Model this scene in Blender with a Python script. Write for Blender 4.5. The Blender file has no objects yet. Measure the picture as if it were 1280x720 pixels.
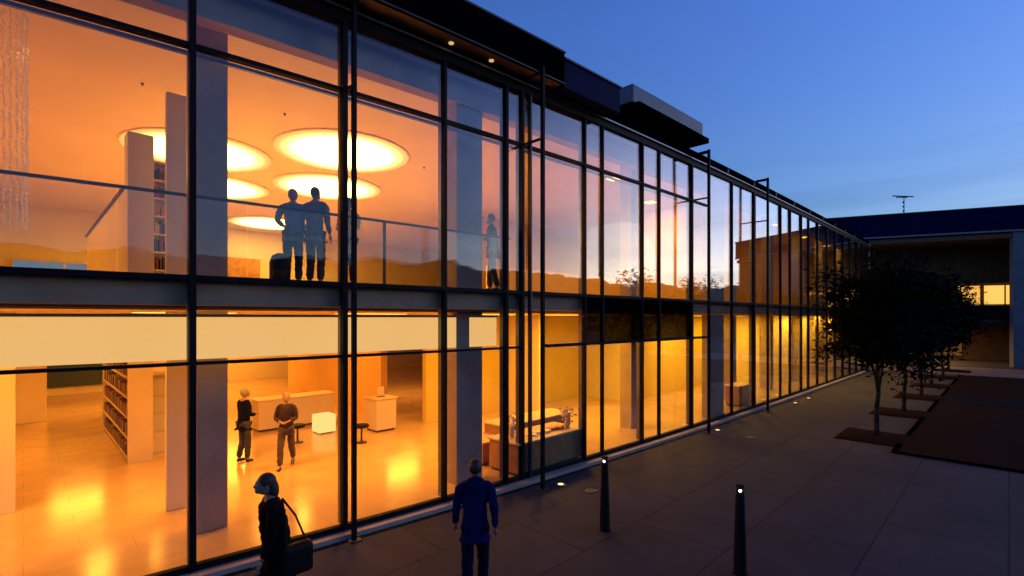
import bpy, bmesh, math, random
from mathutils import Vector, Matrix, noise
R = math.radians
random.seed(7)
scene = bpy.context.scene
COL = scene.collection

# ------------------------------------------------------------------ camera
# X runs along the glass front, Y goes into the building, Z is up; z = 0 is the indoor floor
FPX = 616.0; EYE = 3.38; HOR = 398.0; GZ = -0.12
AX, AY = 0.710, 0.704
cd = bpy.data.cameras.new('camera'); cam = bpy.data.objects.new('camera', cd); COL.objects.link(cam)
cam.location = (0, 0, EYE); cam.rotation_euler = (R(90), 0, R(-44.76))
cd.sensor_width = 36; cd.lens = FPX / 1280 * 36; cd.shift_y = (HOR - 360) / 1280; cd.clip_end = 3000
scene.camera = cam

# ------------------------------------------------------------------ world / light
w = bpy.data.worlds.new('World'); scene.world = w; w.use_nodes = True
nt = w.node_tree; bg = nt.nodes['Background']
sky = nt.nodes.new('ShaderNodeTexSky'); sky.sky_type = 'NISHITA'; sky.sun_disc = False
SUN_AZ = -38.0          # math angle of the afterglow, degrees from +X
sky.sun_elevation = R(6.0); sky.sun_rotation = R(90 - SUN_AZ); sky.air_density = 1.0; sky.dust_density = 0.6; sky.ozone_density = 4.0
tc = nt.nodes.new('ShaderNodeTexCoord'); mp = nt.nodes.new('ShaderNodeMapping'); mp.inputs['Scale'].default_value = (1.2, 1.2, 16)
nz = nt.nodes.new('ShaderNodeTexNoise'); nz.inputs['Scale'].default_value = 1.6; nz.inputs['Detail'].default_value = 5
rp = nt.nodes.new('ShaderNodeValToRGB'); rp.color_ramp.elements[0].position = .42; rp.color_ramp.elements[1].position = .60
sep = nt.nodes.new('ShaderNodeSeparateXYZ')
band = nt.nodes.new('ShaderNodeMapRange'); band.inputs['From Min'].default_value = .30; band.inputs['From Max'].default_value = .06
band.inputs['To Min'].default_value = 0; band.inputs['To Max'].default_value = .95
mul = nt.nodes.new('ShaderNodeMath'); mul.operation = 'MULTIPLY'
mixc = nt.nodes.new('ShaderNodeMix'); mixc.data_type = 'RGBA'; mixc.blend_type = 'MULTIPLY'
hs = nt.nodes.new('ShaderNodeMix'); hs.data_type = 'RGBA'; hs.blend_type = 'MULTIPLY'; hs.inputs['Factor'].default_value = 1
tint = nt.nodes.new('ShaderNodeMix'); tint.data_type = 'RGBA'
tz = nt.nodes.new('ShaderNodeMapRange'); tz.inputs['From Min'].default_value = .15; tz.inputs['From Max'].default_value = .5
tint.inputs['A'].default_value = (.90, .80, .90, 1); tint.inputs['B'].default_value = (1.0, .98, 1.5, 1)
L = nt.links.new
L(tc.outputs['Generated'], mp.inputs['Vector']); L(mp.outputs['Vector'], nz.inputs['Vector']); L(nz.outputs['Fac'], rp.inputs['Fac'])
L(tc.outputs['Generated'], sep.inputs['Vector']); L(sep.outputs['Z'], band.inputs['Value']); L(sep.outputs['Z'], tz.inputs['Value']); L(tz.outputs['Result'], tint.inputs['Factor']); L(tint.outputs['Result'], hs.inputs['B'])
L(rp.outputs['Color'], mul.inputs[0]); L(band.outputs['Result'], mul.inputs[1])
L(mul.outputs[0], mixc.inputs['Factor']); L(sky.outputs['Color'], hs.inputs['A'])
L(hs.outputs['Result'], mixc.inputs['A']); mixc.inputs['B'].default_value = (.62, .66, .75, 1)
zd = nt.nodes.new('ShaderNodeMapRange'); zd.interpolation_type = 'SMOOTHSTEP'
zd.inputs['From Min'].default_value = .50; zd.inputs['From Max'].default_value = .92; zd.inputs['To Min'].default_value = 1; zd.inputs['To Max'].default_value = .22
zs = nt.nodes.new('ShaderNodeVectorMath'); zs.operation = 'SCALE'
L(sep.outputs['Z'], zd.inputs['Value']); L(zd.outputs['Result'], zs.inputs['Scale']); 
gd = nt.nodes.new('ShaderNodeVectorMath'); gd.operation = 'DOT_PRODUCT'; nv = nt.nodes.new('ShaderNodeVectorMath'); nv.operation = 'NORMALIZE'
ga = R(-38); gd.inputs[1].default_value = (math.cos(ga)*.985, math.sin(ga)*.985, .17)      # afterglow where the sun went down
gr_ = nt.nodes.new('ShaderNodeMapRange'); gr_.interpolation_type = 'SMOOTHSTEP'; gr_.inputs['From Min'].default_value = .80; gr_.inputs['From Max'].default_value = .98
gr_.inputs['To Min'].default_value = 1; gr_.inputs['To Max'].default_value = 1.55
gs = nt.nodes.new('ShaderNodeVectorMath'); gs.operation = 'SCALE'
L(tc.outputs['Generated'], nv.inputs[0]); L(nv.outputs['Vector'], gd.inputs[0]); L(gd.outputs['Value'], gr_.inputs['Value']); L(gr_.outputs['Result'], gs.inputs['Scale'])
L(mixc.outputs['Result'], gs.inputs[0]); L(gs.outputs['Vector'], zs.inputs[0])
L(zs.outputs['Vector'], bg.inputs['Color']); bg.inputs['Strength'].default_value = 0.15

sd = bpy.data.lights.new('sun', 'SUN'); sd.energy = 0.01; sd.angle = R(10); sd.color = (1, .8, .65)
so = bpy.data.objects.new('sun', sd); COL.objects.link(so); so.rotation_euler = (R(84), 0, R(SUN_AZ + 90))

scene.view_settings.view_transform = 'Standard'; scene.view_settings.look = 'None'
scene.view_settings.exposure = 0.7; scene.view_settings.gamma = 1
cy = scene.cycles
cy.max_bounces = 9; cy.diffuse_bounces = 5; cy.glossy_bounces = 4; cy.transmission_bounces = 4; cy.transparent_max_bounces = 24
cy.sample_clamp_indirect = 4.0; cy.caustics_reflective = False; cy.caustics_refractive = False
cy.use_denoising = True
try: cy.denoiser = 'OPENIMAGEDENOISE'
except Exception: pass

# ------------------------------------------------------------------ coordinates
def world(X, z):            # camera right / forward -> world x, y
    return (AX * X + AY * z, -AY * X + AX * z)
def ground(px, py, h=GZ):   # point of the photograph lying at height h
    z = FPX * (EYE - h) / (py - HOR); return world((px - 640) / FPX * z, z)
def atz(px, z): return world((px - 640) / FPX * z, z)
def F(s): return 6.72 + 1.25 * math.exp(-s / 9.5)
def s_at(px, off=0.0):      # where the ray of image column px meets the glass line
    u = (px - 640) / FPX; a = AX * u + AY; b = -AY * u + AX
    lo, hi = 1.0, 120.0
    for _ in range(60):
        m = (lo + hi) / 2
        if m * b - (F(m * a) + off) > 0: hi = m
        else: lo = m
    return lo * a

# ------------------------------------------------------------------ helpers
class MB:
    def __init__(s): s.v = []; s.f = []
    def add(s, vs, fs):
        n = len(s.v); s.v += [tuple(p) for p in vs]; s.f += [tuple(i + n for i in f) for f in fs]; return s
    def box(s, x0, x1, y0, y1, z0, z1):
        return s.add([(x0,y0,z0),(x1,y0,z0),(x1,y1,z0),(x0,y1,z0),(x0,y0,z1),(x1,y0,z1),(x1,y1,z1),(x0,y1,z1)],
              [(0,3,2,1),(4,5,6,7),(0,1,5,4),(1,2,6,5),(2,3,7,6),(3,0,4,7)])
    def bar(s, p, q, r, n=8, r2=None):
        p = Vector(p); q = Vector(q); d = (q - p).normalized(); r2 = r if r2 is None else r2
        a = d.orthogonal().normalized(); b = d.cross(a); vs = []
        for c, rr in ((p, r), (q, r2)):
            for k in range(n):
                t = 2 * math.pi * k / n; vs.append(c + a * rr * math.cos(t) + b * rr * math.sin(t))
        fs = [(k, (k+1) % n, n + (k+1) % n, n + k) for k in range(n)] + [tuple(range(n))[::-1], tuple(range(n, 2*n))]
        return s.add(vs, fs)
    def lathe(s, c, prof, n=24):
        cx, cy_, cz = c; vs = []
        for r, z in prof:
            for k in range(n):
                t = 2*math.pi*k/n; vs.append((cx + r*math.cos(t), cy_ + r*math.sin(t), cz + z))
        fs = []
        for j in range(len(prof) - 1):
            for k in range(n):
                fs.append((j*n+k, j*n+(k+1) % n, (j+1)*n+(k+1) % n, (j+1)*n+k))
        fs.append(tuple(range(n))[::-1]); fs.append(tuple((len(prof)-1)*n + k for k in range(n)))
        return s.add(vs, fs)
    def ball(s, c, r, n=10, m=7):
        rx, ry, rz = (r, r, r) if not hasattr(r, '__len__') else r
        vs = []; 
        for j in range(m + 1):
            ph = math.pi * (j / m) * .98 + .01*math.pi
            for k in range(n):
                t = 2*math.pi*k/n; vs.append((c[0]+rx*math.sin(ph)*math.cos(t), c[1]+ry*math.sin(ph)*math.sin(t), c[2]+rz*math.cos(ph)))
        fs = [(j*n+k, (j+1)*n+k, (j+1)*n+(k+1) % n, j*n+(k+1) % n) for j in range(m) for k in range(n)]
        fs += [tuple(range(n)), tuple(m*n + k for k in range(n))[::-1]]
        return s.add(vs, fs)
    def sweep(s, s0, s1, o0, o1, z0, z1, n=None):
        """a bar that follows the glass line from s0 to s1, offsets o0..o1 from it (negative = outdoors)"""
        n = n or max(1, int((s1 - s0) / 1.2)); vs = []
        for i in range(n + 1):
            x = s0 + (s1 - s0) * i / n; f = F(x)
            vs += [(x, f+o0, z0), (x, f+o1, z0), (x, f+o1, z1), (x, f+o0, z1)]
        fs = [(0,3,2,1), tuple(4*n + k for k in range(4))]
        for i in range(n):
            for k in range(4):
                a = 4*i + k; b = 4*i + (k+1) % 4; fs.append((a, b, b+4, a+4))
        return s.add(vs, fs)
    def mesh(s, name):
        me = bpy.data.meshes.new(name); me.from_pydata(s.v, [], s.f); me.validate()
        bm = bmesh.new(); bm.from_mesh(me); bmesh.ops.recalc_face_normals(bm, faces=bm.faces); bm.to_mesh(me); bm.free()
        return me
    def build(s, name, m, parent=None, loc=None, smooth=False, bevel=0):
        me = s.mesh(name); me.materials.append(m)
        if smooth:
            for p in me.polygons: p.use_smooth = True
        o = bpy.data.objects.new(name, me); COL.objects.link(o)
        if parent: o.parent = parent
        if loc: o.location = loc
        if bevel:
            b = o.modifiers.new('b', 'BEVEL'); b.width = bevel; b.segments = 2; b.limit_method = 'ANGLE'
        return o
def tag(o, label=None, cat=None, group=None, kind=None):
    if label: o['label'] = label
    if cat: o['category'] = cat
    if group: o['group'] = group
    if kind: o['kind'] = kind
    return o
def thing(name, label, cat, loc=(0,0,0), rz=0, group=None):
    o = bpy.data.objects.new(name, None); COL.objects.link(o); o.location = loc; o.rotation_euler.z = rz
    o.empty_display_size = .2
    return tag(o, label, cat, group)
def dup(root, loc=None, rz=None, label=None, scale=None, parent=None):
    r = root.copy(); COL.objects.link(r)
    if parent is not None: r.parent = parent
    if loc is not None: r.location = loc
    if rz is not None: r.rotation_euler.z = rz
    if label: r['label'] = label
    if scale: r.scale = scale
    for ch in list(root.children): dup(ch, parent=r)
    return r

# ------------------------------------------------------------------ materials
def mat(name, col, rough=.6, metal=0, spec=.5, nscale=0, namp=.12, bump=0, emis=None, estr=0, coord='Object', detail=6, coat=0):
    m = bpy.data.materials.new(name); m.use_nodes = True; t = m.node_tree; b = t.nodes['Principled BSDF']
    b.inputs['Base Color'].default_value = (*col, 1); b.inputs['Roughness'].default_value = rough
    b.inputs['Metallic'].default_value = metal; b.inputs['Specular IOR Level'].default_value = spec
    b.inputs['Coat Weight'].default_value = coat
    if nscale:
        c = t.nodes.new('ShaderNodeTexCoord'); n = t.nodes.new('ShaderNodeTexNoise'); n.inputs['Scale'].default_value = nscale; n.inputs['Detail'].default_value = detail
        r = t.nodes.new('ShaderNodeMapRange'); r.inputs['From Min'].default_value = .25; r.inputs['From Max'].default_value = .75
        r.inputs['To Min'].default_value = 1 - namp*2; r.inputs['To Max'].default_value = 1 + namp
        v = t.nodes.new('ShaderNodeVectorMath'); v.operation = 'SCALE'; v.inputs[0].default_value = col
        t.links.new(c.outputs[coord], n.inputs['Vector']); t.links.new(n.outputs['Fac'], r.inputs['Value'])
        t.links.new(r.outputs['Result'], v.inputs['Scale']); t.links.new(v.outputs['Vector'], b.inputs['Base Color'])
        if bump:
            bp = t.nodes.new('ShaderNodeBump'); bp.inputs['Strength'].default_value = bump; bp.inputs['Distance'].default_value = .02
            t.links.new(n.outputs['Fac'], bp.inputs['Height']); t.links.new(bp.outputs['Normal'], b.inputs['Normal'])
    if emis:
        b.inputs['Emission Color'].default_value = (*emis, 1); b.inputs['Emission Strength'].default_value = estr
    return m
def glass(name, tint, boost=1.0, base=0.0, rough=0.0):
    m = bpy.data.materials.new(name); m.use_nodes = True; t = m.node_tree; t.nodes.clear()
    o = t.nodes.new('ShaderNodeOutputMaterial'); mx = t.nodes.new('ShaderNodeMixShader'); tr = t.nodes.new('ShaderNodeBsdfTransparent')
    gl = t.nodes.new('ShaderNodeBsdfGlossy'); fr = t.nodes.new('ShaderNodeFresnel'); fr.inputs['IOR'].default_value = 1.5
    ma = t.nodes.new('ShaderNodeMath'); ma.operation = 'MULTIPLY_ADD'; ma.use_clamp = True
    ma.inputs[1].default_value = boost; ma.inputs[2].default_value = base
    tr.inputs['Color'].default_value = (*tint, 1); gl.inputs['Roughness'].default_value = rough; gl.inputs['Color'].default_value = (.95, .97, 1, 1)
    ge = t.nodes.new('ShaderNodeNewGeometry'); io = t.nodes.new('ShaderNodeMapRange'); io.inputs['To Min'].default_value = 1.5; io.inputs['To Max'].default_value = 1/1.5
    t.links.new(ge.outputs['Backfacing'], io.inputs['Value']); t.links.new(io.outputs['Result'], fr.inputs['IOR'])   # a thin sheet mirrors the same from both sides
    t.links.new(fr.outputs[0], ma.inputs[0]); t.links.new(ma.outputs[0], mx.inputs[0]); t.links.new(tr.outputs[0], mx.inputs[1]); t.links.new(gl.outputs[0], mx.inputs[2])
    t.links.new(mx.outputs[0], o.inputs[0]); return m
def tiles(name, c1, c2, mortar, w_, h_, ms, rough, rot=0, nscale=.8, bump=.3, rvar=0.0, namp=(.72, 1.12)):
    m = bpy.data.materials.new(name); m.use_nodes = True; t = m.node_tree; b = t.nodes['Principled BSDF']
    c = t.nodes.new('ShaderNodeTexCoord'); mpn = t.nodes.new('ShaderNodeMapping'); mpn.inputs['Rotation'].default_value = (0, 0, rot)
    br = t.nodes.new('ShaderNodeTexBrick'); br.inputs['Color1'].default_value = (*c1, 1); br.inputs['Color2'].default_value = (*c2, 1); br.inputs['Mortar'].default_value = (*mortar, 1)
    br.inputs['Scale'].default_value = 1; br.inputs['Brick Width'].default_value = w_; br.inputs['Row Height'].default_value = h_; br.inputs['Mortar Size'].default_value = ms
    n = t.nodes.new('ShaderNodeTexNoise'); n.inputs['Scale'].default_value = nscale; n.inputs['Detail'].default_value = 9; n.inputs['Roughness'].default_value = .65
    r = t.nodes.new('ShaderNodeMapRange'); r.inputs['From Min'].default_value = .3; r.inputs['From Max'].default_value = .7
    r.inputs['To Min'].default_value = namp[0]; r.inputs['To Max'].default_value = namp[1]
    v = t.nodes.new('ShaderNodeVectorMath'); v.operation = 'SCALE'
    bp = t.nodes.new('ShaderNodeBump'); bp.inputs['Strength'].default_value = bump; bp.inputs['Distance'].default_value = .01; bp.invert = True
    K = t.links.new
    K(c.outputs['Object'], mpn.inputs['Vector']); K(mpn.outputs['Vector'], br.inputs['Vector']); K(c.outputs['Object'], n.inputs['Vector'])
    K(n.outputs['Fac'], r.inputs['Value']); K(br.outputs['Color'], v.inputs[0]); K(r.outputs['Result'], v.inputs['Scale']); K(v.outputs['Vector'], b.inputs['Base Color'])
    K(br.outputs['Fac'], bp.inputs['Height']); K(bp.outputs['Normal'], b.inputs['Normal'])
    b.inputs['Roughness'].default_value = rough; b.inputs['Specular IOR Level'].default_value = .25 if rough > .5 else .5
    if rvar:
        rr = t.nodes.new('ShaderNodeMapRange'); rr.inputs['To Min'].default_value = rough - rvar; rr.inputs['To Max'].default_value = rough + rvar
        K(n.outputs['Fac'], rr.inputs['Value']); K(rr.outputs['Result'], b.inputs['Roughness'])
    return m
def emat(name, col, st):
    m = bpy.data.materials.new(name); m.use_nodes = True; t = m.node_tree; t.nodes.clear()
    o = t.nodes.new('ShaderNodeOutputMaterial'); e = t.nodes.new('ShaderNodeEmission'); e.inputs[0].default_value = (*col, 1); e.inputs[1].default_value = st
    t.links.new(e.outputs[0], o.inputs[0]); return m

WARM = (1.0, .385, .045)
YEL = (1.0, .50, .035)
M = dict(
 steel=mat('dark_steel', (.005, .0055, .009), .6, .0, spec=.12, nscale=6, namp=.2),
 steel2=mat('grey_steel', (.028, .030, .038), .45, .1, spec=.4, nscale=5, namp=.15),
 alu=mat('pale_aluminium', (.20, .21, .24), .38, .5, nscale=9, namp=.15),
 conc=mat('concrete', (.38, .30, .25), .75, nscale=2.2, namp=.10, bump=.15),
 darkconc=mat('slab_concrete', (.52, .34, .22), .8, nscale=2.5, namp=.12, bump=.1),
 plaster=mat('cream_plaster', (.74, .66, .46), .7, nscale=.7, namp=.05),
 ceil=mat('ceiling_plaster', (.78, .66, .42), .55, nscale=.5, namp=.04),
 olive=mat('yellow_plaster', (.62, .48, .08), .7, nscale=.6, namp=.08),
 ochre=mat('ochre_plaster', (.68, .44, .10), .7, nscale=.6, namp=.08),
 dwood=mat('dark_board', (.13, .075, .035), .6, nscale=2, namp=.2), timber=mat('timber_panel', (.36, .18, .07), .4, nscale=4, namp=.2),
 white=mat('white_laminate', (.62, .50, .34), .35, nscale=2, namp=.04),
 black=mat('black_coat', (.005, .005, .006), .6, spec=.2, nscale=8, namp=.2),
 navy=mat('navy_panel', (.003, .006, .05), .6, .0, spec=.04, nscale=1.5, namp=.15),
 blackpanel=mat('black_panel', (.002, .002, .003), .8, spec=.0, nscale=1.5, namp=.15),
 zinc=mat('zinc_panel', (.07, .10, .13), .5, .1, nscale=1.2, namp=.15),
 gold=mat('soffit_board', (.22, .13, .06), .5, nscale=3, namp=.15),
 soil=mat('mulch', (.017, .0040, .0026), 1.0, spec=.05, nscale=26, namp=.35, bump=.8),
 glass=glass('clear_glass', (.97, .97, .96), 2.35, -.062),
 gdark=glass('spandrel_glass', (.16, .17, .19), 1.5, .02),
 rail=glass('balustrade_glass', (.96, .96, .95), .7, .0),
 skin=mat('skin', (.30, .17, .12), .55), hair=mat('hair', (.03, .02, .015), .6, nscale=40, namp=.3),
 ghair=mat('grey_hair', (.30, .28, .26), .6, nscale=40, namp=.3),
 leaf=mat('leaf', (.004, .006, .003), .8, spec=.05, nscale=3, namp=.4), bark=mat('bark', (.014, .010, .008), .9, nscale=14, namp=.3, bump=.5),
 gleaf=mat('shrub_leaf', (.02, .028, .009), .8, spec=.1, nscale=3, namp=.4),
)
M['paving'] = tiles('paving', (.037, .042, .064), (.030, .034, .053), (.012, .012, .017), 3.0, 1.5, .014, .78, 0, .55, .6, .1, (.55, 1.25))
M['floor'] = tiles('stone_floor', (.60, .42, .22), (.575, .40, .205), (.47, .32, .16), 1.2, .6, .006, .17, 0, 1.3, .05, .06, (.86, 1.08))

# ------------------------------------------------------------------ setting: ground
g = MB(); N = 1
g.box(-600, 700, -600, 600, GZ - .5, GZ - .012)
tag(g.build('ground', mat('earth', (.035, .032, .028), .95, nscale=.3, namp=.3)), kind='structure')
pv = MB(); pv.box(-30, 46, -14, 12, GZ - .1, GZ)
tag(pv.build('plaza_paving', M['paving']), kind='structure')
T1 = Vector((*ground(1096, 547), GZ))
bx0 = ground(1056, 556)[0]; by0 = ground(1127, 548)[1]
bed = MB(); bed.box(bx0 - .05, 40.5, -22, by0 - .15, GZ + .004, GZ + .05)
tag(bed.build('planting_bed', M['soil'], bevel=.02), kind='structure')
kb = MB()
kb.box(bx0 - .11, bx0 - .05, -22, by0 - .15, GZ, GZ + .056); kb.box(bx0 - .11, 40.5, by0 - .15, by0 - .05, GZ, GZ + .066)
tag(kb.build('bed_kerb', M['blackpanel']), kind='structure')
pth = MB(); pth.box(27.0, 29.6, -22, by0 - .16, GZ + .052, GZ + .058)
tag(pth.build('cross_path', mat('asphalt_path', (.008, .008, .016), .9, spec=.03, nscale=3, namp=.2)), kind='structure')
fp = MB(); fp.box(41.5, 48, -60, 14, GZ - .09, GZ + .006)
tag(fp.build('far_footpath', mat('sandy_path', (.30, .22, .16), .85, nscale=1, namp=.2)), kind='structure')
# ridge opposite the glass front (seen mirrored in it)
hb = MB(); rows = 7; cols = 240
for j in range(rows):
    for i in range(cols):
        a = R(-160 + 156 * i / (cols - 1)); fr = j / (rows - 1)
        am = math.degrees(a)
        hgt = 12.0 + 8.5 * max(0, min(1, (-am - 24) / 32)) + 1.3 * noise.noise(Vector((i*.13, 0, 3))) * 2 + 1.0 * noise.noise(Vector((i*.6, 5, 1))) + .7*noise.noise(Vector((i*1.9, 5, 1)))
        r = 105 + 34 * fr; p = math.sin(fr * math.pi / 2) ** .8
        hb.v.append((r*math.cos(a) + 6*noise.noise(Vector((i*.3, j, 0))), r*math.sin(a), GZ + hgt * p - .3))
for j in range(rows - 1):
    for i in range(cols - 1): hb.f.append((j*cols+i, j*cols+i+1, (j+1)*cols+i+1, (j+1)*cols+i))
tag(hb.build('hills', mat('hill_scrub', (.030, .028, .018), .95, nscale=.25, namp=.4)), kind='structure')

# ------------------------------------------------------------------ the glass building
bld = thing('glass_building', 'long two storey library with curved glass front, lit warm orange inside', 'building')
S0, S1 = -5.0, 41.0
H = 8.16; ZC, ZA, ZB = 2.77, 3.93, 7.06
def part(name, mb, m, **k): return mb.build(name, M[m] if isinstance(m, str) else m, bld, **k)

part('plinth', MB().sweep(S0, S1, -.22, -.035, GZ - .1, -.035), M['conc'], bevel=.01)
part('gutter_channel', MB().sweep(S0, S1, -.30, -.225, GZ - .02, GZ + .012), M['steel'])
part('bottom_rail', MB().sweep(S0, S1, -.035, .06, -.04, .05), 'steel')
part('transom', MB().sweep(S0, S1, -.05, .09, ZA - .035, ZA + .035), 'steel')
s652, s683, s884 = s_at(652), s_at(683), s_at(884)
part('transom', MB().sweep(S0, s_at(884), -.045, .07, ZB - .03, ZB + .03), 'steel')
part('transom', MB().sweep(S0, s652, -.045, .05, ZC - .022, ZC + .022), 'steel')
part('transom', MB().sweep(s683, s884, -.05, .07, ZC - .035, ZC + .035), 'steel')
part('transom_reflection', MB().sweep(S0, s_at(884), .16, .22, ZB - .05, ZB + .0), 'alu')  # strip modelling the upper transom's reflection in the double glazing
part('head_beam', MB().sweep(S0, S1, -.06, .14, H, H + .17), 'steel')
part('eaves_flashing', MB().sweep(S0, S1, -.13, -.062, H + .15, H + .185), 'alu')
# roof deck, canopy, roof boxes
sc = s_at(775, -.5)
part('roof', MB().sweep(S0, S1, .0, 23.0, H + .34, H + .50), 'blackpanel')
part('eaves_soffit', MB().sweep(S0, s683, -.46, .0, H + .27, H + .32), 'gold')
cn = MB().sweep(S0, s683, -.52, -.462, H + .25, H + .90)
cn.sweep(S0, s683, -.46, 4.0, H + .52, H + .90)
part('canopy_fascia', cn, 'blackpanel')
part('canopy_edge_trim', MB().sweep(S0, s683, -.535, -.522, H + .25, H + .275), 'steel2')
part('canopy_edge_trim', MB().sweep(S0, s683, -.56, -.50, H + .902, H + .94), 'steel2')
part('canopy_edge_trim', MB().sweep(s683 + .002, sc + .03, -.54, -.48, H + .802, H + .84), 'steel2')
part('canopy_panel', MB().sweep(s683 + .002, sc, -.5, 4.0, H + .20, H + .80), 'navy')
sg1 = s_at(878, -.1)
part('roof_box', MB().sweep(sc + .01, sg1 - .3, .9, 4.4, H + .505, H + .93), 'zinc')
part('roof_box', MB().sweep(s_at(786, 0), sg1, -.12, 4.6, H + .94, H + 1.42), 'zinc', bevel=.03)
part('roof_box', MB().sweep(s_at(788, 0), sg1 + .12, -.26, 4.7, H + .78, H + .93), 'blackpanel')
for s_ in [s_at(x) for x in (555, 605)]:
    part('soffit_downlight', MB().lathe((s_, F(s_) - .22, H + .255), [(.05, 0), (.05, .014)], 12), emat('downlight_glow', (1, .62, .25), .45))

# mullions in the plane of the glass
thick = {240: .08, 430: .08, 555: .06, 632: .07, 652: .07, 730: .05, 802: .055, 864: .075, 942: .14}
thin = {752: .05, 823: .055, 914: .055, 975: .06, 987: .07, 1001: .06, 1010: .08}
cols = []
for x, wd in list(thick.items()) + list(thin.items()): cols.append((s_at(x), wd, x in thick))
s = s_at(1010) + 1.55
k = 0
while s < S1: cols.append((s, .08 if k % 2 else .1, False)); s += 1.75; k += 1
cols.append((s_at(240) - 2.15, .095, True)); cols.append((s_at(240) - 4.3, .095, True))
cols.sort()
for s_, wd, deep in cols:
    mb = MB().box(s_ - wd/2, s_ + wd/2, F(s_) - .06, F(s_) + (.05 if deep else .03), -.045, H + .05)
    part('mullion', mb, 'steel')
    if deep:   # aluminium box behind it
        part('mullion_box', MB().box(s_ - wd*.42, s_ + wd*.42, F(s_) + .053, F(s_) + .15, .05, H), 'alu')
part('mullion', MB().box(s_at(661) - .02, s_at(661) + .02, F(s683) - .05, F(s683) + .04, -.04, H), 'steel2')
# fins standing in front of the glass, tied back at their heads
for base, off, top in ((430, .30, H + .40), (652, .58, H + .36), (864, .55, H + .36), (942, .50, H + .5)):
    s_ = s_at(base) + .02; f = F(s_) - off
    o = part('outrigger_fin', MB().box(s_ - .032, s_ + .032, f - .04, f + .04, GZ - .05, top), 'steel', bevel=.006)
    MB().box(s_ - .035, s_ + .035, f + .05, F(s_) - .08, top - .10, top - .02).build('bracket', M['steel'], o)
    MB().box(s_ - .025, s_ + .025, f + .05, F(s_) - .08, ZB - .02, ZB + .02).build('tie_bar', M['steel'], o)
    MB().box(s_ - .09, s_ + .09, f - .1, f + .1, GZ - .02, GZ + .02).build('base_plate', M['steel2'], o)
# top clips along the eaves to the right
for i in range(9):
    s_ = s_at(884) + 1.3 + i * 2.35
    part('eaves_spigot', MB().box(s_ - .03, s_ + .03, F(s_) - .14, F(s_) - .08, H + .21, H + .36), 'steel2')
# glass
edges = [S0] + [c[0] for c in cols] + [S1]
for i in range(len(edges) - 1):
    a, b = edges[i] + .03, edges[i+1] - .03
    if b - a < .08: continue
    far = a > s_at(948)
    spans = [(.05, ZA - .035), (ZA + .035, H)] if far else ([(.05, ZC - .02), (ZC + .02, ZA - .035), (ZA + .035, ZB - .03), (ZB + .03, H)] if b < s884 + .2
             else [(.05, ZA - .035), (ZA + .035, H)])
    for z0, z1 in spans:
        span = abs(z0 - (ZC + .02)) < .01 and a > s652 + .05
        dz = .006 * random.uniform(-1, 1); d2 = .006 * random.uniform(-1, 1)     # each sheet sits a hair out of true
        n = 1; mb = MB(); fa, fb = F(a) + dz, F(b) + d2; ti = random.uniform(-.009, .009)
        mb.add([(a, fa, z0), (b, fb, z0), (b, fb+ti, z1), (a, fa+ti, z1), (a, fa+.02, z0), (b, fb+.02, z0), (b, fb+.02+ti, z1), (a, fa+.02+ti, z1)],
               [(0,1,2,3), (7,6,5,4), (0,4,5,1), (1,5,6,2), (2,6,7,3), (3,7,4,0)])
        part('glass_pane', mb, 'gdark' if span else 'glass')

# slabs, ceilings, walls
TB = 29.5
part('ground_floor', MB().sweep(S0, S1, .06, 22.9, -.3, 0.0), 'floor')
part('floor_slab', MB().sweep(S0, S1, .13, 22.9, 3.56, ZA - .0), 'darkconc')
part('upper_floor', MB().sweep(S0, S1, .14, 22.9, ZA + .002, ZA + .03), mat('oak_floor', (.62, .42, .22), .3, nscale=2, namp=.1))
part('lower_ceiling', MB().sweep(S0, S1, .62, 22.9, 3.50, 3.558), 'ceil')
part('upper_ceiling', MB().sweep(S0, S1, .34, 22.9, H + .06, H + .10), 'ceil')
part('edge_beam', MB().sweep(S0, S1, .42, .70, 7.72, H + .055), 'conc')
part('wall', MB().box(S0 - .2, S1, TB, TB + .25, -.3, H + .33), 'plaster')
part('wall', MB().box(S0 - .2, S0 - .002, F(S0) + .1, TB, -.3, H + .33), 'plaster')
part('wall', MB().box(S1 + .002, S1 + .3, F(S1), TB, GZ - .1, H + .33), 'conc')
# ground floor rooms
M['bulk'] = mat('glowing_bulkhead', (.45, .36, .22), .6, emis=(1, .55, .15), estr=.56)  # bulkhead lit from the hall; that brightness is put in as emission
part('bulkhead_panel', MB().sweep(S0, s652 - .25, .50, .58, 2.79, 3.40), 'bulk')
part('panel_trim', MB().sweep(S0, s652 - .25, .46, .60, 3.40, 3.44), 'timber')
part('panel_trim', MB().sweep(S0, s652 - .25, .30, .42, 3.52, 3.555), 'gold')
part('wall', MB().box(9.2, 17.5, 13.2, 13.4, 0, 3.5), 'olive')
part('wall', MB().box(17.6, 26.0, 10.8, 11.0, 0, 3.5), 'olive')
part('wall', MB().box(26.1, 40.9, 9.6, 9.8, 0, 3.5), 'olive')
part('wall', MB().box(17.4, 17.6, 10.5, 15, 0, 3.5), 'plaster')
part('wall', MB().box(12.6, 12.9, 11.4, 13.1, 0, 3.5), 'plaster')
part('wall', MB().box(8.9, 9.15, 15.5, 24, 0, 3.5), 'ochre')
part('wall', MB().box(25.9, 26.1, 8.7, 12, 0, 3.5), 'plaster')
for s_ in (29, 32, 35, 38): part('wall', MB().box(s_, s_ + .2, 8.2, 9.6, 0, 3.5), 'plaster')
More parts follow.
